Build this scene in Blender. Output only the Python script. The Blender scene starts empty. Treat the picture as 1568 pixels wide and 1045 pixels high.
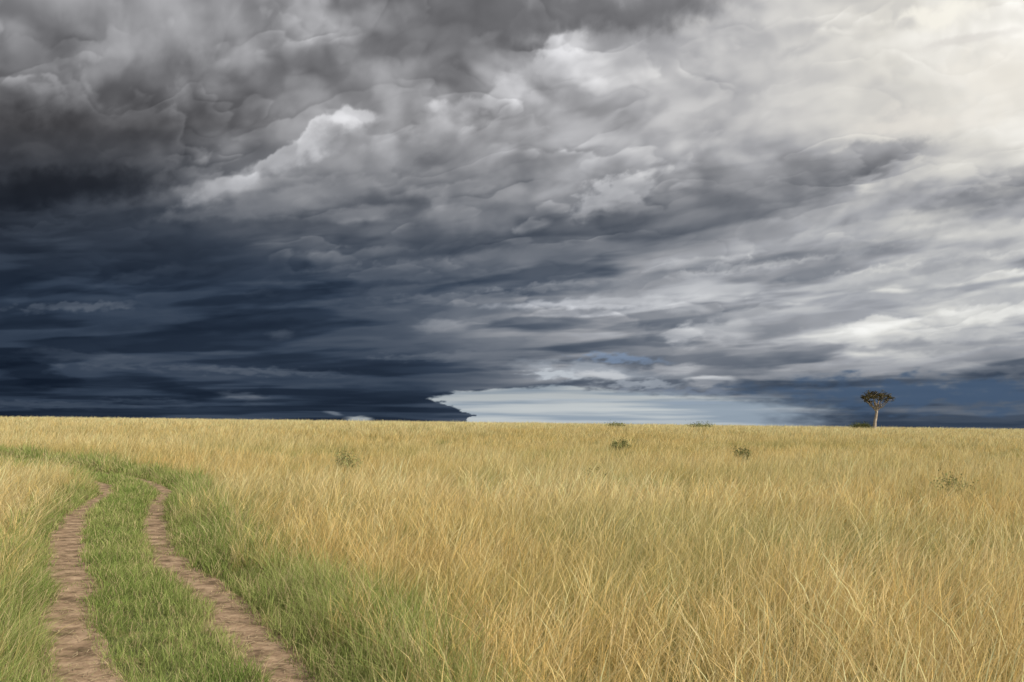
import bpy, math, numpy as np
from mathutils import Matrix, Vector
rng = np.random.default_rng(7)
scene = bpy.context.scene
scene.view_settings.view_transform = 'Standard'
scene.view_settings.look = 'None'
scene.view_settings.exposure = 0

# ------------------------------------------------------------------ camera
PITCH = math.radians(5.24); ROLL = 0.0121; FPX = 1358.0; CAMH = 2.0
R0 = Vector((1, 0, 0)); F0 = Vector((0, math.cos(PITCH), math.sin(PITCH))); U0 = Vector((0, -math.sin(PITCH), math.cos(PITCH)))
CR = R0 * math.cos(ROLL) + U0 * math.sin(ROLL)
CU = U0 * math.cos(ROLL) - R0 * math.sin(ROLL)
cam_d = bpy.data.cameras.new("camera"); cam = bpy.data.objects.new("camera", cam_d)
scene.collection.objects.link(cam)
m = Matrix.Identity(4)
for i in range(3):
    m[i][0] = CR[i]; m[i][1] = CU[i]; m[i][2] = -F0[i]
m[2][3] = CAMH
cam.matrix_world = m
cam_d.sensor_width = 36; cam_d.lens = 36 * FPX / 1568.0
cam_d.clip_start = 0.05; cam_d.clip_end = 60000
scene.camera = cam

# ------------------------------------------------------------------ sun + world
SUN_EL = math.radians(38); SUN_AZ = math.radians(122)
sd = Vector((math.sin(SUN_AZ) * math.cos(SUN_EL), math.cos(SUN_AZ) * math.cos(SUN_EL), math.sin(SUN_EL)))
sl = bpy.data.lights.new("sun", 'SUN'); sl.energy = 5.0; sl.angle = math.radians(0.5); sl.color = (1.0, 0.93, 0.80)
so = bpy.data.objects.new("sun", sl); scene.collection.objects.link(so)
so.rotation_euler = sd.to_track_quat('Z', 'Y').to_euler(); so.location = (40, -20, 40)

world = bpy.data.worlds.new("World"); scene.world = world; world.use_nodes = True
nt = world.node_tree; nt.nodes.clear(); N = nt.nodes; L = nt.links
sky = N.new('ShaderNodeTexSky'); sky.sky_type = 'NISHITA'; sky.sun_disc = False
sky.sun_elevation = SUN_EL; sky.sun_rotation = SUN_AZ
b1 = N.new('ShaderNodeBackground'); L.new(sky.outputs[0], b1.inputs[0]); b1.inputs[1].default_value = 0.08
b2 = N.new('ShaderNodeBackground'); b2.inputs[0].default_value = (0.46, 0.46, 0.46, 1); b2.inputs[1].default_value = 1.0
ms = N.new('ShaderNodeMixShader'); ms.inputs[0].default_value = 0.65
L.new(b1.outputs[0], ms.inputs[1]); L.new(b2.outputs[0], ms.inputs[2])
wo = N.new('ShaderNodeOutputWorld'); L.new(ms.outputs[0], wo.inputs[0])

# ------------------------------------------------------------------ helpers
TAB = rng.random((256, 256))
def vnoise(x, y, s, o=0):
    x = np.asarray(x) / s + o * 17.3; y = np.asarray(y) / s + o * 9.1
    xi = np.floor(x).astype(int); yi = np.floor(y).astype(int); fx = x - xi; fy = y - yi
    fx = fx * fx * (3 - 2 * fx); fy = fy * fy * (3 - 2 * fy)
    g = lambda a, b: TAB[a & 255, b & 255]
    return (g(xi, yi) * (1 - fx) + g(xi + 1, yi) * fx) * (1 - fy) + (g(xi, yi + 1) * (1 - fx) + g(xi + 1, yi + 1) * fx) * fy
ga = rng.random((256, 256)) * 2 * math.pi; GX = np.cos(ga); GY = np.sin(ga)
def perlin(x, y, o=0):
    x = x + o * 31.7; y = y + o * 12.9
    xi = np.floor(x).astype(np.int64); yi = np.floor(y).astype(np.int64); fx = x - xi; fy = y - yi
    u = fx ** 3 * (fx * (fx * 6 - 15) + 10); w = fy ** 3 * (fy * (fy * 6 - 15) + 10)
    def g(a, b, dx, dy):
        a = a & 255; b = b & 255; return GX[a, b] * dx + GY[a, b] * dy
    n0 = g(xi, yi, fx, fy) * (1 - u) + g(xi + 1, yi, fx - 1, fy) * u
    n1 = g(xi, yi + 1, fx, fy - 1) * (1 - u) + g(xi + 1, yi + 1, fx - 1, fy - 1) * u
    return (n0 * (1 - w) + n1 * w) * 1.4
def fbm(x, y, oct=6, gain=0.5, o=0):
    s = 0; a = 1; t = 0
    for i in range(oct):
        s = s + a * perlin(x, y, o + i); t += a; a *= gain; x, y = x * 1.6 - y * 1.2, x * 1.2 + y * 1.6
    return s / t * 1.5
def billow(x, y, oct=5, gain=0.5, o=0):
    s = 0; a = 1; t = 0
    for i in range(oct):
        s = s + a * np.sqrt(perlin(x, y, o + i) ** 2 + 0.006); t += a; a *= gain; x, y = x * 1.6 - y * 1.2, x * 1.2 + y * 1.6
    return s / t
def sst(a, b, x):
    t = np.clip((x - a) / (b - a), 0, 1); return t * t * (3 - 2 * t)
def T(x, y):
    x = np.asarray(x, float); y = np.asarray(y, float)
    return 1.45 * sst(45, 172, y) - 7.5 * sst(185, 700, y) + 0.25 * (vnoise(x, y, 60, 3) - 0.5) * sst(60, 150, y)
def s2l(c):
    c = np.asarray(c, float) / 255.0
    return np.where(c <= 0.04045, c / 12.92, ((np.maximum(c, 0) + 0.055) / 1.055) ** 2.4)

def mesh_from(name, verts, faces, mat, col=None, smooth=False):
    me = bpy.data.meshes.new(name); nv = len(verts); nf, k = faces.shape
    me.vertices.add(nv); me.vertices.foreach_set("co", np.ascontiguousarray(verts, dtype=np.float32).ravel())
    me.loops.add(nf * k); me.loops.foreach_set("vertex_index", np.ascontiguousarray(faces, dtype=np.int32).ravel())
    me.polygons.add(nf); me.polygons.foreach_set("loop_start", np.arange(0, nf * k, k, dtype=np.int32))
    if smooth: me.polygons.foreach_set("use_smooth", np.ones(nf, dtype=bool))
    me.update(calc_edges=True)
    if col is not None:
        at = me.attributes.new("tint", 'FLOAT_COLOR', 'POINT')
        c4 = np.ones((nv, 4), dtype=np.float32); c4[:, :col.shape[1]] = col; at.data.foreach_set("color", c4.ravel())
    ob = bpy.data.objects.new(name, me); scene.collection.objects.link(ob)
    if mat: me.materials.append(mat)
    return ob

# ------------------------------------------------------------------ sky: storm-cloud dome sector
azd = np.concatenate([np.linspace(-60, -35, 26)[:-1], np.arange(-35, 35.01, 0.05), np.linspace(35, 60, 26)[1:]])
eld = np.concatenate([np.arange(-1.2, 28.01, 0.05), np.linspace(28, 50, 30)[1:]])
AZg, ELg = np.meshgrid(np.radians(azd), np.radians(eld))
DX = np.sin(AZg) * np.cos(ELg); DY = np.cos(AZg) * np.cos(ELg); DZ = np.sin(ELg)
ff = DX * F0.x + DY * F0.y + DZ * F0.z; ff = np.maximum(ff, 0.25)
PX = 784 + FPX * (DX * CR.x + DY * CR.y + DZ * CR.z) / ff      # angular chart of the sky (tangent plane)
PY = 522.5 - FPX * (DX * CU.x + DY * CU.y + DZ * CU.z) / ff
HG = np.maximum(638 + 19 * PX / 1568 - PY, 0)

cols_x = [0,130,260,390,520,650,780,910,1040,1170,1300,1430,1568]
grid = {
0:[142,160,164,160,124,102,104,114,162,200,212,224,243],
60:[116,148,152,152,130,120,116,144,190,203,212,224,236],
100:[102,130,142,146,152,148,152,178,193,204,213,222,233],
150:[86,106,116,126,154,162,172,183,183,199,210,221,230],
190:[76,84,92,106,166,160,164,168,179,193,210,221,230],
240:[58,64,78,130,136,134,136,147,155,170,166,190,219],
290:[38,48,76,126,128,124,127,144,137,142,155,166,168],
340:[46,62,82,100,108,98,100,110,124,137,156,165,168],
390:[52,62,72,78,78,78,88,104,130,150,165,170,173],
440:[57,58,58,62,66,74,92,124,146,165,178,180,179],
490:[62,52,52,56,70,90,116,144,167,186,194,192,187],
530:[46,54,60,64,64,74,96,132,156,174,174,164,150],
560:[48,61,63,63,61,67,90,140,160,142,132,124,116],
590:[45,50,53,57,57,57,84,130,130,100,90,86,86],
620:[46,52,58,60,50,52,84,120,110,95,86,86,87],
660:[46,52,58,60,52,52,90,130,120,95,86,86,88]}
gy = np.array(sorted(grid)); G = np.array([grid[k] for k in gy], float)
rx_ = np.arange(0, 1569, 4.0); ry_ = np.arange(0, 661, 4.0)
t1 = np.array([np.interp(rx_, cols_x, G[i]) for i in range(len(gy))])
LM = np.array([np.interp(ry_, gy, t1[:, j]) for j in range(len(rx_))]).T
def blur(A, r, ax):
    k = np.ones(2 * r + 1) / (2 * r + 1); P = np.pad(A, [(r, r) if a == ax else (0, 0) for a in (0, 1)], mode='edge')
    return np.apply_along_axis(lambda v_: np.convolve(v_, k, 'valid'), ax, P)
for _ in range(2): LM = blur(blur(LM, 8, 1), 3, 0)
def lum_at(x, y):
    x = np.clip(x, 0, 1567.9) / 4; y = np.clip(y, 0, 655.9) / 4; xi = x.astype(int); yi = y.astype(int); fx = x - xi; fy = y - yi
    xi = np.minimum(xi, LM.shape[1] - 2); yi = np.minimum(yi, LM.shape[0] - 2)
    return (LM[yi, xi] * (1 - fx) + LM[yi, xi + 1] * fx) * (1 - fy) + (LM[yi + 1, xi] * (1 - fx) + LM[yi + 1, xi + 1] * fx) * fy

TILT = 0.13
HT = np.maximum(HG - TILT * (PX - 500) * np.clip(HG / 330, 0, 1), 0)
CV = 640 * np.log((HT + 60) / 60.0)
CU_ = PX * (1 + 0.2 * np.clip(1 - HG / 500, 0, 1))
w1 = fbm(CU_ / 230, CV / 230, 5, 0.42, 1); w2 = fbm(CU_ / 230, CV / 230, 5, 0.42, 11)
hf = HG / (HG + 110)
Lb = lum_at(PX + 50 * w1 * (0.5 + hf), PY + 42 * w2 * hf)
# rounded billows, shaded from the upper right over a finite distance (soft self-shading)
wx = CU_ + 26 * w1; wy = CV + 26 * w2
Bf = billow(wx / 150, wy / 150, 5, 0.45, 5)
Bs = fbm(wx / 70, wy / 75, 4, 0.42, 25)
def shifted(A, dy, dx): return np.roll(np.roll(A, -dy, 0), -dx, 1)
def blr(A, r):
    c = np.cumsum(np.pad(A, ((r + 1, r), (0, 0)), mode='edge'), 0); A = (c[2 * r + 1:] - c[:-2 * r - 1]) / (2 * r + 1)
    c = np.cumsum(np.pad(A, ((0, 0), (r + 1, r)), mode='edge'), 1); return (c[:, 2 * r + 1:] - c[:, :-2 * r - 1]) / (2 * r + 1)
hh = Bf + Bs * 0.16
d1 = hh - shifted(blr(hh, 4), 9, 7); d2 = blr(hh, 3) - shifted(blr(hh, 10), 24, 18)
d1 /= d1[:560, 50:1400].std(); d2 /= d2[:560, 50:1400].std()
rel = np.tanh((0.40 * d1 + 0.80 * d2) * 0.6) / 0.6
fld = (Bf - Bf.mean()) / Bf.std()
# slowly varying strength so some parts of the deck are smooth and others lumpy
vary = 0.45 + 1.1 * sst(-0.35, 0.4, fbm(CU_ / 330, CV / 260, 3, 0.5, 301))
# wind-drawn sheets
sh1 = fbm((CU_ + 22 * w1) / 440, (CV + 18 * w2) / 125, 5, 0.44, 41)
sh2 = fbm((CU_ + 12 * w2) / 180, (CV + 10 * w1) / 60, 4, 0.42, 61)
S1 = sst(-0.14, 0.18, sh1) - 0.5; S2 = sst(-0.28, 0.30, sh2) - 0.5
low = sst(400, 200, HG); brt = sst(150, 220, Lb); dk = sst(95, 50, Lb)
k1 = (0.09 + 0.29 * low) * (1 - 0.75 * brt)
k2 = (0.03 + 0.13 * low) * (1 - 0.6 * brt) * (1 - 0.3 * dk)
Lc = Lb * (1 + k1 * S1 + k2 * S2)
kr = (0.064 * (1 - low) + 0.024) * (1 - 0.70 * brt) * (1 - 0.3 * dk) * (0.5 + 0.5 * vary)
Lc = Lc * (1 + kr * rel + 0.022 * (1 - brt) * (1 - low) * fld)
# overlapping cumulus decks: scalloped silhouettes with a lit rim on the sun side and a grey underside
for l_, (sx, sy, o_, am) in enumerate([(400, 210, 201, 1.0), (250, 130, 231, 0.85), (150, 85, 261, 0.65)]):
    Bp = billow(wx / 66, wy / 66, 4, 0.46, o_ + 9)
    D = fbm(wx / sx, wy / sy, 4, 0.40, o_) - 0.50 * (Bp - 0.2)
    Dn = blr(D, 5); nl = Dn - shifted(Dn, 9, 6); nl = np.tanh(nl / nl[:560, 50:1400].std())
    a = sst(0.0, 0.11, D); rim = a * sst(0.40, 0.03, D); out = (1 - a) * sst(-0.22, 0.0, D)
    amp = 0.15 * am * vary * (1 - 0.76 * brt) * (1 - 0.78 * sst(280, 90, HG)) * (1 - 0.35 * dk)
    Lc = Lc * (1 + amp * (rim * nl * 0.9 + 0.4 * (a - 0.5) * np.where(l_ % 2 == 0, 1, -1) - 0.3 * out * (nl > 0) * np.abs(nl)))

def tone(Lm, x, y):
    lo_ = np.clip((y - 190) / 250, 0, 1); dark = np.clip((150 - Lm) / 85, 0, 1)
    b = lo_ * (0.25 + 0.75 * dark); b = b * (0.6 + 0.4 * np.clip(Lm / 60, 0, 1))
    warm = np.clip((x - 850) / 500, 0, 1) * np.clip((Lm - 165) / 50, 0, 1)
    return np.stack([Lm - 12 * b + 4 * warm, Lm + 0 * b + 1 * warm, Lm + 3 + 14 * b - 9 * warm], -1)
RGB = tone(Lc, PX, PY)

en = fbm(PX / 70, CV / 75, 6, 0.5, 71); en2 = fbm(PX / 70, CV / 75, 6, 0.5, 81)
es = fbm(PX / 24, CV / 34, 5, 0.5, 111); es2 = fbm(PX / 24, CV / 34, 5, 0.5, 121)
def puff(x, y, rx, ry, ang, c, alpha, hard=0.5, rough=1.0):
    a0 = math.degrees(math.atan((x - 784 - 3.0 * max(rx, ry)) / FPX)) - 3; a1 = math.degrees(math.atan((x - 784 + 3.0 * max(rx, ry)) / FPX)) + 3
    sl2 = (slice(None), slice(max(np.searchsorted(azd, a0), 0), np.searchsorted(azd, a1)))
    ca, sa = math.cos(math.radians(ang)), math.sin(math.radians(ang))
    dx = PX[sl2] - x; dy = -(PY[sl2] - y)
    small = ry < 9
    n1, n2 = (es[sl2], es2[sl2]) if small else (en[sl2] * 0.8 + es[sl2] * 0.25, en2[sl2] * 0.8 + es2[sl2] * 0.25)
    if small:
        dx = dx + n2 * rx * 0.45 * rough; dy = dy + n1 * ry * 1.1 * rough
    else:
        dx = dx + n2 * min(ry * 1.6, 50) * rough; dy = dy + n1 * min(ry * 1.1, 30) * rough
    u_ = (dx * ca + dy * sa) / rx; v_ = (-dx * sa + dy * ca) / ry
    r = np.sqrt(u_ * u_ + v_ * v_ + 1e-9)
    f = 1.3 - r + 0.35 * (Bf[sl2] - 0.22) * rough + (0.3 * n2 if small else 0.20 * es2[sl2]) * rough
    down = sst(0.3, -0.7, v_)
    e = (1 - hard) * 1.2 + hard * (0.30 + 0.85 * down)
    a = sst(0, 1, f / e) * alpha
    col = np.array(c, float) if isinstance(c, tuple) else tone(np.asarray(c * (Lc[sl2] / Lb[sl2]) ** 0.6 * (1 + 0.06 * np.clip(v_, -1, 1))), PX[sl2], PY[sl2])
    RGB[sl2] = RGB[sl2] * (1 - a[..., None]) + col * a[..., None]

P = [ # x,y,rx,ry,angle,lum,alpha,hard
 (250,60,150,36,8,166,.45,.2),(820,26,240,40,2,100,.85,.45),(1010,8,120,22,5,112,.7,.3),(620,60,120,26,-4,120,.6,.3),
 (330,110,80,34,20,166,.4,.5),(170,100,50,24,40,166,.35,.5),(440,90,60,26,20,160,.4,.5),(100,150,70,30,20,122,.4,.3),
 (70,215,230,44,8,60,.8,.2),(30,292,250,30,3,36,.9,.3),(200,190,100,24,8,88,.5,.3),
 (560,130,110,26,14,158,.4,.4),(740,155,80,20,14,206,.65,.6),(860,84,46,22,25,206,.65,.6),(800,120,60,16,25,194,.45,.5),
 (400,268,120,22,22,172,.7,.6),(430,246,46,17,30,192,.75,.8),(500,212,58,20,36,197,.85,.8),(548,182,30,14,12,212,.85,.8),
 (600,205,40,30,40,150,.6,.6),(650,225,90,26,15,172,.45,.6),(520,262,80,18,15,132,.6,.5),(470,300,140,20,8,142,.7,.5),
 (320,288,60,14,10,150,.45,.6),(350,328,130,12,4,126,.6,.5),(560,330,80,13,5,138,.6,.5),(440,355,130,10,4,98,.6,.3),
 (955,292,50,24,10,186,.9,.8),(925,312,50,16,12,174,.8,.7),(975,322,34,12,0,148,.7,.5),(815,347,26,10,18,152,.6,.7),(905,332,30,6,8,150,.4,.4),
 (700,290,90,13,8,146,.65,.6),(640,312,24,12,40,84,.45,.3),(675,302,20,12,60,152,.45,.5),(760,320,60,9,5,105,.45,.4),
 (1260,256,150,22,10,142,.75,.6),(1345,236,60,14,5,154,.65,.6),(1180,285,90,12,8,130,.5,.4),(1500,308,120,22,14,130,.7,.4),(1550,270,60,16,10,152,.55,.5),
 (1130,332,210,12,8,124,.55,.3),(1200,402,170,7,8,196,.45,.3),(1430,404,170,7,7,208,.5,.3),(1080,402,60,9.1,5,182,.45,.4),
 (1300,378,210,9,10,138,.5,.3),(1350,345,170,9.1,9,182,.45,.4),(1500,360,110,9.1,9,192,.45,.4),(1400,432,160,9.1,5,150,.5,.3),
 (115,470,100,7,2,96,.65,.3),(60,350,110,7,4,68,.5,.4),(250,420,90,11,5,80,.45,.4),(430,513,24,9.1,5,106,.5,.4),(400,450,28,6,3,88,.35,.3),(675,499,34,9.1,3,136,.5,.4),(765,495,22,9.1,3,88,.45,.5),
 (700,455,120,7,2,108,.45,.3),(640,405,160,7,4,102,.4,.3),(560,440,150,9,4,52,.5,.3),(700,385,150,9,5,64,.5,.3),(330,500,200,12,2,44,.55,.3),
 (920,464,160,10,3,192,.8,.4),(1040,472,50,9.1,-3,204,.55,.5),(860,440,120,7,4,154,.45,.3),(850,482,130,7,3,114,.5,.3),
 (1100,508,60,16,3,206,.7,.6),(1050,516,30,14,0,224,.85,.75),(1180,480,90,10,6,198,.5,.5),(1350,500,70,16,4,224,.8,.6),(1300,522,50,11,4,208,.6,.5),(1500,482,70,14,4,216,.75,.6),(1420,470,60,10,4,204,.5,.5),
 (1200,536,260,9,1,146,.6,.3),(1480,530,170,12,2,132,.65,.3),(1280,562,160,9.1,0,134,.6,.3),
 (1430,606,310,26,-1,(68,88,114),.9,.4),(1500,564,110,9.1,-2,160,.45,.4),(1180,574,90,9.1,-3,152,.45,.4),
 (330,566,220,6,-2,86,.45,.3),(420,570,110,6,-2,90,.4,.3),(120,545,90,9.1,-3,86,.55,.4),(45,574,66,17,-14,33,.9,.6),(60,620,120,6,-2,74,.5,.4),
 (285,600,50,12,-8,41,.85,.6),(370,607,42,9.1,-8,102,.7,.5),(235,618,80,7,-3,76,.5,.4),(410,600,22,7,-4,48,.6,.4),(640,606,160,14,-3,52,.8,.4),(520,545,150,9,2,58,.5,.3),(700,545,120,7,2,104,.45,.3),
 (910,570,125,15,-3,(172,180,190),.6,.3),(855,574,44,7,-5,(198,205,212),.7,.5),(930,577,40,9.1,0,(205,208,212),.75,.6),(1025,566,44,11,0,188,.8,.6),(985,590,60,8,0,(180,187,196),.6,.4),
 (1090,587,40,9.1,0,200,.65,.6),(950,549,70,7,-4,(128,150,180),.65,.3),(1005,602,110,6,0,(138,149,166),.5,.3),(1075,601,60,6,0,(108,121,142),.5,.3),
 (1440,25,70,26,14,(249,245,234),.85,.3),(1400,188,110,26,5,(235,229,220),.5,.3),(1540,120,80,70,0,(240,234,223),.55,.1),(1150,55,70,12,12,190,.4,.4),
 (1225,78,36,10,20,180,.45,.5),(1110,118,26,9.1,20,178,.4,.5),(1480,62,90,9.1,12,(212,208,203),.5,.4),(1390,40,20,12,20,(196,194,192),.45,.5),(1030,150,60,10,10,176,.4,.5)]
for a in P: puff(*a)
prs = np.random.default_rng(21)
for k in range(80):
    x = prs.uniform(-40, 1600); y = prs.uniform(20, 540); hgt = 645 - y
    rx = prs.uniform(25, 80) * (0.7 + 0.6 * (hgt < 250)); ry = max(rx * (0.18 + 0.30 * min(hgt / 500, 1)) * prs.uniform(0.6, 1.1) * (0.6 if hgt < 200 else 1), 9.1)
    base = float(lum_at(np.array([x]), np.array([y]))[0])
    c = base * prs.choice([1.17, 1.12, 0.87, 0.91]); c = min(c, 232)
    puff(x, y, rx, ry, prs.uniform(0, 22) * min(hgt / 400, 1), c, prs.uniform(.25, .5) * (0.4 if base > 185 else 1), prs.uniform(.2, .7), 1.0)

# clear strip below the deck
az3 = PX + 24 * fbm(PX / 40, PY / 10, 4, 0.5, 91); el3 = PY + 5.0 * fbm(PX / 34, PY / 8, 5, 0.55, 95)
topx, topy = zip(*[(600,668),(636,664),(650,609),(700,600),(770,594),(840,590),(900,594),(1000,600),(1100,604),(1190,608),(1240,614),(1290,622),(1340,640),(1390,665)])
tgx, tgy = zip(*[(0,560),(560,590),(640,606),(665,613),(690,621),(708,628),(717,637),(722,668),(1400,680)])
soft = 4.0 + 13 * sst(860, 1250, PX)
gap = sst(-0.5, 1, (el3 - np.interp(az3, topx, topy)) / soft) * sst(-0.5, 2.5, np.interp(az3, tgx, tgy) - el3) * (1 - sst(1130, 1340, PX + 2.0 * (az3 - PX)))
st = sst(-0.5, 0.5, fbm(PX / 230, PY / 9.0, 4, 0.45, 101) + 0.20 * sst(1000, 760, PX) - 0.45 * sst(980, 1200, PX))
gc = np.array([150, 164, 178.]) * (1 - st[..., None]) + np.array([198, 204, 206.]) * st[..., None]
gc = gc * (1 - 0.07 * sst(628, 600, PY)[..., None])
RGB = RGB * (1 - gap[..., None] * 0.93) + gc * gap[..., None] * 0.93
puff(550, 643, 22, 6, 0, (190, 194, 194), .8, .5, 0.3); puff(510, 633, 16, 3, -10, (140, 148, 158), .6, .4, 0.3)
puff(880, 613, 90, 3, 0, (176, 186, 196), .5, .3, .6); puff(1060, 617, 80, 3, 0, (150, 164, 182), .5, .3, .6)

RGB = np.clip(RGB, 6, 253); LIN = s2l(RGB)
AD = np.degrees(AZg); ED = np.degrees(ELg)
alpha = sst(60, 44, np.abs(AD)) * sst(50, 36, ED)
C4 = np.concatenate([LIN, alpha[..., None]], -1).reshape(-1, 4)
RAD = 9000.0
V = np.stack([DX, DY, DZ], -1).reshape(-1, 3) * RAD
nx, ny = len(azd), len(eld); ii = (np.arange(ny - 1)[:, None] * nx + np.arange(nx - 1)[None, :]).ravel()
Fq = np.stack([ii, ii + nx, ii + 1 + nx, ii + 1], 1)
cm_ = bpy.data.materials.new("storm_cloud"); cm_.use_nodes = True; t = cm_.node_tree; t.nodes.clear()
at = t.nodes.new('ShaderNodeAttribute'); at.attribute_name = "tint"; em = t.nodes.new('ShaderNodeEmission'); trn = t.nodes.new('ShaderNodeBsdfTransparent')
mx = t.nodes.new('ShaderNodeMixShader'); o = t.nodes.new('ShaderNodeOutputMaterial')
t.links.new(at.outputs['Color'], em.inputs[0]); t.links.new(at.outputs['Alpha'], mx.inputs[0]); t.links.new(trn.outputs[0], mx.inputs[1]); t.links.new(em.outputs[0], mx.inputs[2]); t.links.new(mx.outputs[0], o.inputs[0])
try: cm_.cycles.emission_sampling = 'NONE'
except Exception as ex: print(ex)
mesh_from("sky", V, Fq, cm_, C4, smooth=True)

# ------------------------------------------------------------------ materials
def leaf_mat(name, transl=0.35):
    mt = bpy.data.materials.new(name); mt.use_nodes = True; t = mt.node_tree; t.nodes.clear()
    at = t.nodes.new('ShaderNodeAttribute'); at.attribute_name = "tint"
    p = t.nodes.new('ShaderNodeBsdfDiffuse'); p.inputs['Roughness'].default_value = 0.0
    tr = t.nodes.new('ShaderNodeBsdfTranslucent'); mx = t.nodes.new('ShaderNodeMixShader'); mx.inputs[0].default_value = transl
    o = t.nodes.new('ShaderNodeOutputMaterial')
    t.links.new(at.outputs['Color'], p.inputs[0]); t.links.new(at.outputs['Color'], tr.inputs[0])
    t.links.new(p.outputs[0], mx.inputs[1]); t.links.new(tr.outputs[0], mx.inputs[2]); t.links.new(mx.outputs[0], o.inputs[0])
    return mt
def noise_mat(name, c1, c2, scale, c3=None, bump=0.3, bscale=30, rough=0.9, dist=0.03):
    mt = bpy.data.materials.new(name); mt.use_nodes = True; t = mt.node_tree; p = t.nodes['Principled BSDF']
    p.inputs['Roughness'].default_value = rough; p.inputs['Specular IOR Level'].default_value = 0.15
    tcn = t.nodes.new('ShaderNodeTexCoord')
    n1 = t.nodes.new('ShaderNodeTexNoise'); n1.inputs['Scale'].default_value = scale; n1.inputs['Detail'].default_value = 8; n1.inputs['Roughness'].default_value = 0.65
    t.links.new(tcn.outputs['Object'], n1.inputs['Vector'])
    r = t.nodes.new('ShaderNodeValToRGB'); r.color_ramp.elements[0].position = 0.35; r.color_ramp.elements[1].position = 0.65
    r.color_ramp.elements[0].color = (*c1, 1); r.color_ramp.elements[1].color = (*c2, 1)
    if c3: e = r.color_ramp.elements.new(0.5); e.color = (*c3, 1)
    t.links.new(n1.outputs[0], r.inputs[0]); t.links.new(r.outputs[0], p.inputs['Base Color'])
    n2 = t.nodes.new('ShaderNodeTexNoise'); n2.inputs['Scale'].default_value = bscale; n2.inputs['Detail'].default_value = 6
    t.links.new(tcn.outputs['Object'], n2.inputs['Vector'])
    b = t.nodes.new('ShaderNodeBump'); b.inputs['Strength'].default_value = bump; b.inputs['Distance'].default_value = dist
    t.links.new(n2.outputs[0], b.inputs['Height']); t.links.new(b.outputs[0], p.inputs['Normal'])
    return mt

# ------------------------------------------------------------------ ground
xs = np.concatenate([-np.geomspace(20000, 80, 16), np.arange(-76, 77, 2.0), np.geomspace(80, 20000, 16)])
ys = np.concatenate([[-3000, -500, -100, -30], np.arange(-10, 260, 2.0), np.geomspace(265, 25000, 24)])
XX, YY = np.meshgrid(xs, ys); V = np.stack([XX, YY, T(XX, YY)], -1).reshape(-1, 3)
nx, ny = len(xs), len(ys); ii = (np.arange(ny - 1)[:, None] * nx + np.arange(nx - 1)[None, :]).ravel()
Fq = np.stack([ii, ii + 1, ii + 1 + nx, ii + nx], 1)
mesh_from("ground", V, Fq, noise_mat("thatch_soil", (0.09, 0.08, 0.035), (0.28, 0.22, 0.10), 3.0, (0.12, 0.14, 0.05), 0.6, 40), smooth=True)

# ------------------------------------------------------------------ track centre line
CP = np.array([(-0.45,1.0),(-1.42,4.0),(-2.50,6.97),(-3.14,8.25),(-4.28,10.45),(-5.4,12.5),(-6.85,15.4),(-8.02,18.3),(-9.4,22.3),(-10.8,25.6),(-13.0,29.0),(-16.4,32.8),(-21.2,38.6),(-27.5,45),(-36,52),(-60,64)])
def catmull(P, n=14):
    out = []
    Q = np.vstack([2 * P[0] - P[1], P, 2 * P[-1] - P[-2]])
    for i in range(1, len(Q) - 2):
        for k in range(n):
            t = k / n; a, b, c, d = Q[i - 1], Q[i], Q[i + 1], Q[i + 2]
            out.append(0.5 * ((2 * b) + (-a + c) * t + (2 * a - 5 * b + 4 * c - d) * t * t + (-a + 3 * b - 3 * c + d) * t ** 3))
    out.append(P[-1]); return np.array(out)
CL = catmull(CP)
sl_ = np.concatenate([[0], np.cumsum(np.linalg.norm(np.diff(CL, axis=0), axis=1))]); LEN = sl_[-1]
def clat(s): return np.stack([np.interp(s, sl_, CL[:, 0]), np.interp(s, sl_, CL[:, 1])], -1)
def cldir(s):
    d = clat(np.minimum(s + 0.3, LEN)) - clat(np.maximum(s - 0.3, 0)); return d / np.linalg.norm(d, axis=-1, keepdims=True)
CS = clat(np.arange(0, LEN, 0.35))
def sdist(x, y):
    best = np.full(x.shape, 1e9); sg = np.zeros(x.shape)
    near = (x < 6) & (y < 75)
    xn, yn = x[near], y[near]; b = np.full(xn.shape, 1e9); s = np.zeros(xn.shape)
    for i in range(len(CS) - 1):
        ax, ay = CS[i]; dx, dy = CS[i + 1] - CS[i]; l2 = dx * dx + dy * dy
        t = np.clip(((xn - ax) * dx + (yn - ay) * dy) / l2, 0, 1)
        ex = xn - ax - t * dx; ey = yn - ay - t * dy; dd = ex * ex + ey * ey
        u = dd < b; b[u] = dd[u]; s[u] = np.sign(ex * dy - ey * dx)[u]
    best[near] = np.sqrt(b); sg[near] = s; return best * np.where(sg == 0, 1, sg)

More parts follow.
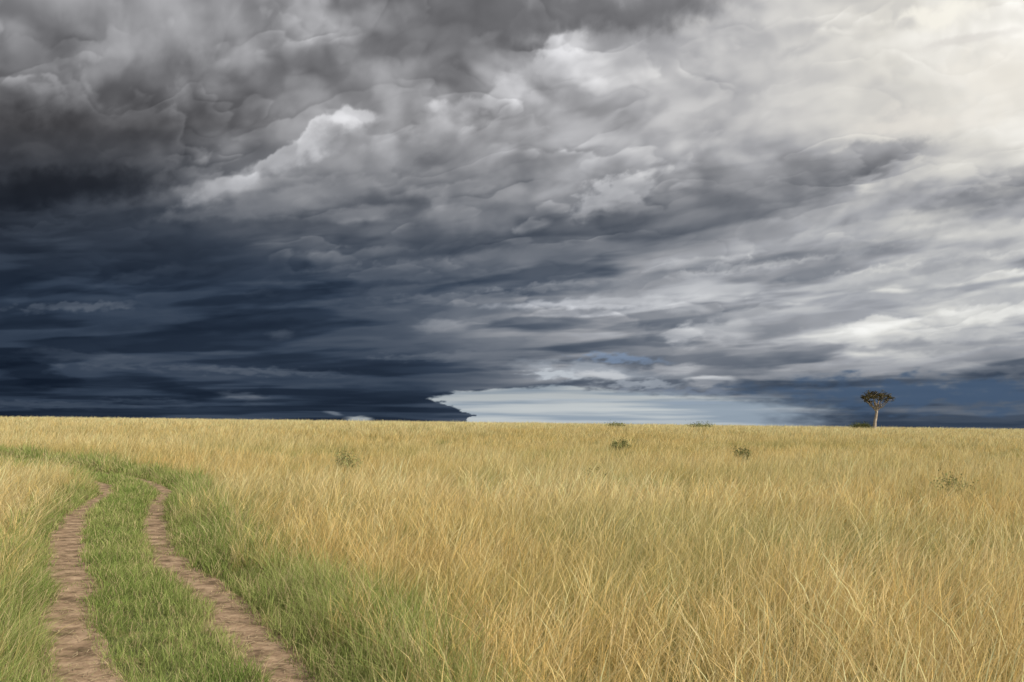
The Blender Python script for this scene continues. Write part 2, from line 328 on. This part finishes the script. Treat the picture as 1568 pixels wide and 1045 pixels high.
RUT = 0.69
sv = np.arange(0, LEN, 0.05); V = []; Fq = []; base = 0
def rutoff(s, side): return side * RUT + 0.24 * (vnoise(s, s * 0 + side * 3, 1.7, 6) - 0.5) + 0.10 * (vnoise(s, s * 0 + side * 3, 0.5, 7) - 0.5)
for side in (-1, 1):
    c = clat(sv); d = cldir(sv); nrm = np.stack([d[:, 1], -d[:, 0]], -1)
    off = rutoff(sv, side); K = 15
    for k in range(K):
        f = k / (K - 1) * 2 - 1
        p = c + nrm * (off + f * 0.28)[:, None]
        z = T(p[:, 0], p[:, 1]) + 0.006 + (0.012 * vnoise(p[:, 0] + p[:, 1] * .7, p[:, 1] - p[:, 0] * .7, 0.19, 8) + 0.012 * vnoise(p[:, 0], p[:, 1], 0.8, 9)) * (1 - f ** 2) + 0.018 * f ** 2 * (1 - f ** 8)
        V.append(np.column_stack([p, z]))
    n = len(sv)
    for k in range(K - 1):
        i = np.arange(n - 1); a = base + k * n + i
        Fq.append(np.stack([a, a + n, a + n + 1, a + 1], 1))
    base += K * n
mesh_from("dirt_track", np.vstack(V), np.vstack(Fq), noise_mat("dirt", (0.11, 0.075, 0.045), (0.42, 0.30, 0.20), 4.0, (0.27, 0.185, 0.118), 0.7, 18, dist=0.025), smooth=True)

# ------------------------------------------------------------------ grass blades
def blades(x, y, h, lx, ly, w, prof, cb, cm, ct, droop=None):
    n = len(x); K = prof.shape[1]; t = np.linspace(0, 1, K)[None, :]
    th = rng.random(n) * math.pi
    pw = t ** 1.7
    dx = lx[:, None] * h[:, None] * pw; dy = ly[:, None] * h[:, None] * pw
    if droop is not None:
        dd = droop[:, None] * h[:, None] * t ** 5; dx = dx + dd * np.sign(lx + 0.1)[:, None]
    l2 = (lx ** 2 + ly ** 2)[:, None]
    z = T(x, y)[:, None] - 0.01 + h[:, None] * t * (1 - 0.32 * np.minimum(l2, 1.2) * t)
    if droop is not None: z = z - 0.5 * droop[:, None] * h[:, None] * t ** 6
    cx = x[:, None] + dx; cy = y[:, None] + dy
    hwx = (np.cos(th) * w * 0.5)[:, None] * prof; hwy = (np.sin(th) * w * 0.5)[:, None] * prof
    V = np.empty((n, K, 2, 3), np.float32)
    V[:, :, 0, 0] = cx - hwx; V[:, :, 0, 1] = cy - hwy; V[:, :, 1, 0] = cx + hwx; V[:, :, 1, 1] = cy + hwy
    V[:, :, 0, 2] = z; V[:, :, 1, 2] = z
    tt = t[:, :, None]
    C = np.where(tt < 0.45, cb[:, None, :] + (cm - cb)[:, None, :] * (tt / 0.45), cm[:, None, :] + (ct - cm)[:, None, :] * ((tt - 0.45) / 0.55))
    C = np.repeat(C[:, :, None, :], 2, axis=2)
    b = (np.arange(n) * K * 2)[:, None] + (np.arange(K - 1) * 2)[None, :]
    Fq = np.stack([b, b + 1, b + 3, b + 2], -1).reshape(-1, 4)
    return V.reshape(-1, 3), Fq, C.reshape(-1, 3)
def merge(parts):
    vs, fs, cs = [], [], []; o = 0
    for v_, f_, c_ in parts:
        vs.append(v_); fs.append(f_ + o); cs.append(c_); o += len(v_)
    return np.vstack(vs), np.vstack(fs), np.vstack(cs)

AZM = math.radians(38)
dg = np.linspace(2.6, 235, 4000)
dens = np.where(dg < 10, 36.0, 36.0 * (10 / dg) ** 1.36)
cdf = np.cumsum(dens * dg) * (dg[1] - dg[0]) * 2 * AZM; NT = int(cdf[-1]); print("tufts", NT)
d_t = np.interp(rng.random(NT) * cdf[-1], cdf, dg); a_t = (rng.random(NT) * 2 - 1) * AZM
tx = np.sin(a_t) * d_t; ty = np.cos(a_t) * d_t
nb = np.clip(24 * (9 / d_t) ** 0.28, 8, 24).astype(int)
idx = np.repeat(np.arange(NT), nb); n = len(idx)
dist = d_t[idx]; sc = np.maximum(1, dist / 10)
rad = 0.09 * sc ** 0.75 * np.sqrt(rng.random(n)) * 1.3; ra = rng.random(n) * 2 * math.pi
bx = tx[idx] + rad * np.cos(ra); by = ty[idx] + rad * np.sin(ra)
s = sdist(bx, by)
lim = np.where(s > 0, 1.42 + 0.9 * (vnoise(bx, by, 1.3, 11) - 0.5), 1.10 + 0.5 * (vnoise(bx, by, 1.0, 12) - 0.5))
keep = np.abs(s) > lim
bx, by, dist, idx, s, sc = bx[keep], by[keep], dist[keep], idx[keep], s[keep], sc[keep]; n = len(bx); print("blades", n)
th_ = rng.random(NT)
patch = vnoise(bx, by, 3.2, 21) * 0.5 + vnoise(bx, by, 1.1, 22) * 0.3 + vnoise(bx, by, 12, 23) * 0.4
edge = np.clip((np.abs(s) - lim[keep]) / 0.7, 0, 1)
stem = rng.random(n) < 0.42
h = np.where(stem, 0.78, 0.50) * (0.60 + 0.58 * rng.random(n)) * (0.62 + 0.58 * th_[idx]) * (0.70 + 0.55 * patch) * (0.65 + 0.35 * edge)
far = sst(90, 170, dist); h *= (1 - 0.25 * far)
gp = np.exp(-(((bx - 5.6) / 2.6) ** 2 + ((by - 13.8) / 0.9) ** 2))
mott = vnoise(bx, by, 2.3, 31) * 0.6 + vnoise(bx, by, 7, 32) * 0.5
tr_ = rng.random(NT)
greenf = np.clip(2.6 * (mott - 0.56), 0, 1) * sst(150, 15, dist) + gp * 1.2 + 0.5 * (1 - edge) * (np.abs(s) < 6) + 0.9 * (tr_[idx] < 0.05)
greenf = np.clip(greenf * (0.4 + 0.9 * rng.random(n)), 0, 1)
gust = vnoise(bx, by, 2.6, 41) - 0.5
tl = rng.normal(0, 0.15, NT)
lx = 0.12 + 0.22 * gust + tl[idx] + rng.normal(0, 0.20, n) + np.where(stem, 0, rng.normal(0, 0.38, n))
ly = rng.normal(0, 0.24, n) + np.where(stem, 0, rng.normal(0, 0.3, n))
w = np.where(stem, 0.0033, 0.0040) * sc ** 0.93
tipA = np.array([0.95, 0.79, 0.47]); tipB = np.array([0.78, 0.56, 0.23]); tipG = np.array([0.30, 0.37, 0.13])
mix = np.clip(0.47 + 1.2 * (patch - 0.6) + rng.normal(0, 0.36, n) + 0.32 * far, 0, 1)[:, None]
ct = tipB * (1 - mix) + tipA * mix
ct = ct * (0.76 + 0.38 * rng.random(n))[:, None] * (0.78 + 0.42 * th_[idx])[:, None]
gl = np.where(stem, greenf * 0.5, np.clip(greenf + 0.20 * (rng.random(n) < 0.5), 0, 1))[:, None]
ct = np.minimum(ct * (1 - gl) + tipG * gl, 0.94)
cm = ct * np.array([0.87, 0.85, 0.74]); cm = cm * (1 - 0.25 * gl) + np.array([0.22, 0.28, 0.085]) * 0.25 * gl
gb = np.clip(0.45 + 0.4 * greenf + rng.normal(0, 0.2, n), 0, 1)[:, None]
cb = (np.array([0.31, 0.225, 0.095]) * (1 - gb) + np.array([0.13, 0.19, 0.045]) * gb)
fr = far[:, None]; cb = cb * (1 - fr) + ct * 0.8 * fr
droop = np.where(stem, 0.12 * rng.random(n), 0.22 * rng.random(n))
parts = []
nearm = dist < 22
for msk, K in ((nearm, 6), (~nearm, 3)):
    tK = np.linspace(0, 1, K)
    pl = np.interp(tK, [0, 0.3, 0.75, 1], [0.8, 1.1, 0.7, 0.08])
    ps = np.interp(tK, [0, 0.55, 0.8, 0.9, 1], [0.55, 0.42, 1.7, 1.1, 0.15]) if K > 4 else np.array([0.6, 1.0, 0.2])
    prof = np.where(stem[msk][:, None], ps[None, :], pl[None, :])
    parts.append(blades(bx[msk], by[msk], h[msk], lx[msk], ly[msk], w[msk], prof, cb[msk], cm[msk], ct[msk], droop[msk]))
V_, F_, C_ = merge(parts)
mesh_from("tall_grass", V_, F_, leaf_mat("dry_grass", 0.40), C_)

# short green grass along the track
NG = 150000
su = np.linspace(0, LEN, 1500); pc = clat(su); dd = np.maximum(np.hypot(pc[:, 0], pc[:, 1]), 6)
cdf = np.cumsum((8 / dd) ** 1.1); u = np.interp(rng.random(NG) * cdf[-1], cdf, su)
o = -1.45 + rng.random(NG) * 3.4
cc = clat(u); dr = cldir(u); gx = cc[:, 0] + dr[:, 1] * o; gyy = cc[:, 1] - dr[:, 0] * o
side = np.sign(o); ro = np.abs(o - np.where(side < 0, rutoff(u, -1), rutoff(u, 1)))
inr = ro < 0.14 + 0.03 * (side < 0) + 0.20 * (vnoise(gx, gyy, 0.2, 51) - 0.5) + 0.20 * (vnoise(gx, gyy, 1.2, 57) - 0.5) + 0.05 * rng.normal(size=NG)
kp = (~inr) | (rng.random(NG) < 0.22 * (vnoise(gx, gyy, 0.3, 58) > 0.64)); gx, gyy, o, ro = gx[kp], gyy[kp], o[kp], ro[kp]; NG = len(gx)
dg_ = np.hypot(gx, gyy); sc = np.maximum(1, dg_ / 9)
centre = np.abs(o) < RUT
rise = np.clip((np.abs(o) - 0.85) / 0.7, 0, 1)
clump = vnoise(gx, gyy, 0.22, 52) * 0.6 + vnoise(gx, gyy, 0.7, 53) * 0.6
h = np.where(centre, 0.13 + 0.05 * (1 - (o / RUT) ** 2), 0.14 + 0.38 * rise) * (0.25 + 1.2 * clump) * (0.6 + 0.7 * rng.random(NG)) * np.clip((ro - 0.03) / 0.2, 0.35, 1)
lx = rng.normal(0.08, 0.45, NG); ly = rng.normal(0, 0.45, NG)
mx = np.clip(vnoise(gx, gyy, 0.9, 54) + rng.normal(0, 0.25, NG), 0, 1)[:, None]
ct = np.array([0.24, 0.33, 0.085]) * (1 - mx) + np.array([0.46, 0.51, 0.18]) * mx
dry = (rng.random(NG) < np.where(centre, 0.15, 0.22))[:, None]
ct = np.where(dry, np.array([0.70, 0.57, 0.32]), ct) * (0.65 + 0.6 * rng.random(NG))[:, None]
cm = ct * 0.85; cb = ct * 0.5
prof = np.tile(np.array([0.8, 1.0, 0.7, 0.08]), (NG, 1))
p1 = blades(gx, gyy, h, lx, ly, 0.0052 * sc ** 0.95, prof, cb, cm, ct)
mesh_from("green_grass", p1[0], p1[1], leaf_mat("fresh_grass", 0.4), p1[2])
# dead stalks lying in the ruts
NS = 3000
u = np.interp(rng.random(NS) * cdf[-1], cdf, su); sd_ = rng.choice([-1, 1], NS); o = np.where(sd_ < 0, rutoff(u, -1), rutoff(u, 1)) + rng.normal(0, 0.14, NS)
cc = clat(u); dr = cldir(u); gx = cc[:, 0] + dr[:, 1] * o; gyy = cc[:, 1] - dr[:, 0] * o
L_ = 0.04 + 0.10 * rng.random(NS); a = rng.random(NS) * 2 * math.pi; ex = np.cos(a) * L_ / 2; ey = np.sin(a) * L_ / 2; wx_ = -np.sin(a) * 0.0025; wy_ = np.cos(a) * 0.0025
z0 = T(gx, gyy) + 0.028 + 0.008 * rng.random(NS)
V_ = np.stack([np.stack([gx - ex - wx_, gyy - ey - wy_, z0], -1), np.stack([gx + ex - wx_, gyy + ey - wy_, z0 + .004], -1), np.stack([gx + ex + wx_, gyy + ey + wy_, z0 + .004], -1), np.stack([gx - ex + wx_, gyy - ey + wy_, z0], -1)], 1).reshape(-1, 3)
C_ = np.repeat(np.array([[0.50, 0.40, 0.25]]) * (0.6 + 0.6 * rng.random(NS))[:, None], 4, 0)
mesh_from("straw_litter", V_, np.arange(NS * 4).reshape(-1, 4), leaf_mat("dead_straw", 0.1), C_)

# ------------------------------------------------------------------ tubes and leaves
def tube(pts, rad, seg=8):
    pts = np.array(pts, float); V = []; Fq = []
    for i, p in enumerate(pts):
        d = pts[min(i + 1, len(pts) - 1)] - pts[max(i - 1, 0)]; d /= np.linalg.norm(d)
        a = np.cross(d, [0.3, 1, 0.1]); a /= np.linalg.norm(a); b = np.cross(d, a)
        for k in range(seg):
            t = 2 * math.pi * k / seg; V.append(p + rad[i] * (math.cos(t) * a + math.sin(t) * b))
    for i in range(len(pts) - 1):
        for k in range(seg):
            Fq.append((i * seg + k, i * seg + (k + 1) % seg, (i + 1) * seg + (k + 1) % seg, (i + 1) * seg + k))
    return np.array(V), np.array(Fq)
def leaves(centres, size, col, var=0.4):
    n = len(centres); a = rng.normal(size=(n, 3)); a /= np.linalg.norm(a, axis=1)[:, None]
    b = np.cross(a, rng.normal(size=(n, 3))); b /= np.linalg.norm(b, axis=1)[:, None]
    s_ = (size * (0.5 + rng.random(n)))[:, None]
    V = np.stack([centres - a * s_, centres - b * s_ * 0.5, centres + a * s_, centres + b * s_ * 0.5], 1).reshape(-1, 3)
    Fq = np.arange(n * 4).reshape(-1, 4)
    c = np.array(col)[None, :] * (1 - var + 2 * var * rng.random(n))[:, None]
    return V, Fq, np.repeat(c, 4, axis=0)
def parent_empty(name, loc):
    e = bpy.data.objects.new(name, None); e.location = loc; scene.collection.objects.link(e); return e

bark = noise_mat("bark", (0.26, 0.20, 0.15), (0.50, 0.42, 0.34), 3, None, 0.6, 12)
folm = leaf_mat("acacia_leaves", 0.25)
tb = (68.6, 168.0); tz = float(T(tb[0], tb[1])); root = parent_empty("acacia_tree", (tb[0], tb[1], tz))
parts = []
def add(pts, r):
    v_, f_ = tube(pts, r); parts.append((v_, f_, np.zeros((len(v_), 3))))
add([(0,0,-0.3),(-.05,0,0.3),(0.10,0.05,1.4),(0.34,0,2.6),(0.50,0.1,3.4),(0.35,0.1,4.2)], [0.46,0.34,0.28,0.25,0.24,0.21])
tips = [(-1.3,.2,6.6),(-1.5,-.3,5.4),(.0,.6,7.0),(.9,-.7,5.9),(1.8,.3,6.9),(2.9,0,6.2),(2.2,-.8,5.4),(-.6,-.9,6.3),(.7,1.3,6.6),(-2.0,.5,6.0),(2.3,1.0,6.5)]
for i, tp in enumerate(tips):
    tp = np.array(tp); b0 = np.array([0.42, 0.1, 3.3 + 0.8 * rng.random()])
    mid = b0 * 0.5 + tp * 0.5 + np.array([0.15 * rng.normal(), 0.15 * rng.normal(), -0.15]); q3 = b0 * 0.2 + tp * 0.8 + rng.normal(size=3) * 0.12
    add([b0, b0 * 0.75 + tp * 0.25 + rng.normal(size=3) * 0.08, mid, q3, tp], [0.17, 0.14, 0.10, 0.06, 0.03])
    for k in range(5):
        e = tp + rng.normal(size=3) * np.array([0.6, 0.6, 0.3]); add([q3, (q3 + e) / 2 + rng.normal(size=3) * 0.08, e], [0.045, 0.03, 0.015])
V_, F_, _ = merge(parts); o_ = mesh_from("trunk_and_limbs", V_, F_, bark, smooth=True); o_.parent = root
lobes = [(-1.2,.2,6.6,.9,.42),(.1,.5,6.8,1.0,.36),(1.75,.3,6.75,.85,.36),(2.8,0,6.1,.65,.36),(-1.5,-.3,5.6,.65,.36),(.9,-.7,6.0,.7,.32),(2.2,-.8,5.6,.5,.25),(-.5,-.9,6.3,.7,.34),(.7,1.3,6.4,.7,.34),(-1.9,.5,6.1,.5,.32),(2.3,1,6.4,.55,.32),(-.8,.3,5.2,.35,.22)]
ps = []
for lx0, ly0, lz0, r1, r2 in lobes:
    for k in range(int(11 * r1) + 3):
        c0 = np.array([lx0, ly0, lz0]) + rng.normal(size=3) * np.array([r1, r1, r2]) * 0.6
        cen = c0 + rng.normal(size=(28, 3)) * np.array([0.22, 0.22, 0.13])
        ps.append(leaves(cen, 0.105, np.array([0.095, 0.078, 0.034]) * (0.45 + 0.9 * rng.random())))
V_, F_, C_ = merge(ps); o_ = mesh_from("crown", V_, F_, folm, C_); o_.parent = root

shm = leaf_mat("shrub_leaves", 0.3); twig = noise_mat("twig", (0.18, 0.14, 0.08), (0.3, 0.24, 0.14), 6)
def shrub(x, y, wd, ht, col, nst=16, leaf=0.035, per=34):
    r = parent_empty("shrub", (x, y, float(T(x, y)))); parts = []; lv = []
    for k in range(nst):
        a = rng.random() * 2 * math.pi; rr = wd * 0.5 * math.sqrt(rng.random())
        e = np.array([math.cos(a) * rr, math.sin(a) * rr, ht * (0.65 + 0.35 * rng.random()) * (1 - 0.35 * (rr / (wd * 0.5)) ** 2)])
        b0 = np.array([e[0] * 0.2, e[1] * 0.2, -0.02]); md = (b0 + e) / 2 + rng.normal(size=3) * 0.04
        v_, f_ = tube([b0, md, e], [0.010, 0.007, 0.004], 5); parts.append((v_, f_, np.zeros((len(v_), 3))))
        t = 0.35 + 0.65 * rng.random(per); cen = b0 + (e - b0) * t[:, None] + rng.normal(size=(per, 3)) * wd * 0.06
        lv.append(leaves(cen, leaf, np.array(col) * (0.7 + 0.6 * rng.random())))
    V_, F_, _ = merge(parts); o1 = mesh_from("stems", V_, F_, twig); o1.parent = r
    V_, F_, C_ = merge(lv); o2 = mesh_from("foliage", V_, F_, shm, C_); o2.parent = r
g1c = (0.26, 0.28, 0.11); g2c = (0.19, 0.21, 0.08)
shrub(-6.0, 33, 1.5, 0.98, g1c, 24, 0.035)
shrub(7.1, 58, 1.4, 1.05, g2c, 34, 0.045, 50)
shrub(12.2, 47, 1.0, 0.95, g2c, 26, 0.035, 50)
shrub(11.8, 24, 1.1, 0.92, g1c, 16, 0.03)
shrub(2.4, 25, 1.0, 0.82, g1c, 12, 0.03)
shrub(65.2, 166, 4.6, 1.1, (0.12, 0.13, 0.05), 90, 0.10, 30)
shrub(32, 150, 5.0, 0.76, g2c, 50, 0.08, 30)
shrub(17, 146, 4.0, 0.74, g2c, 40, 0.08, 30)
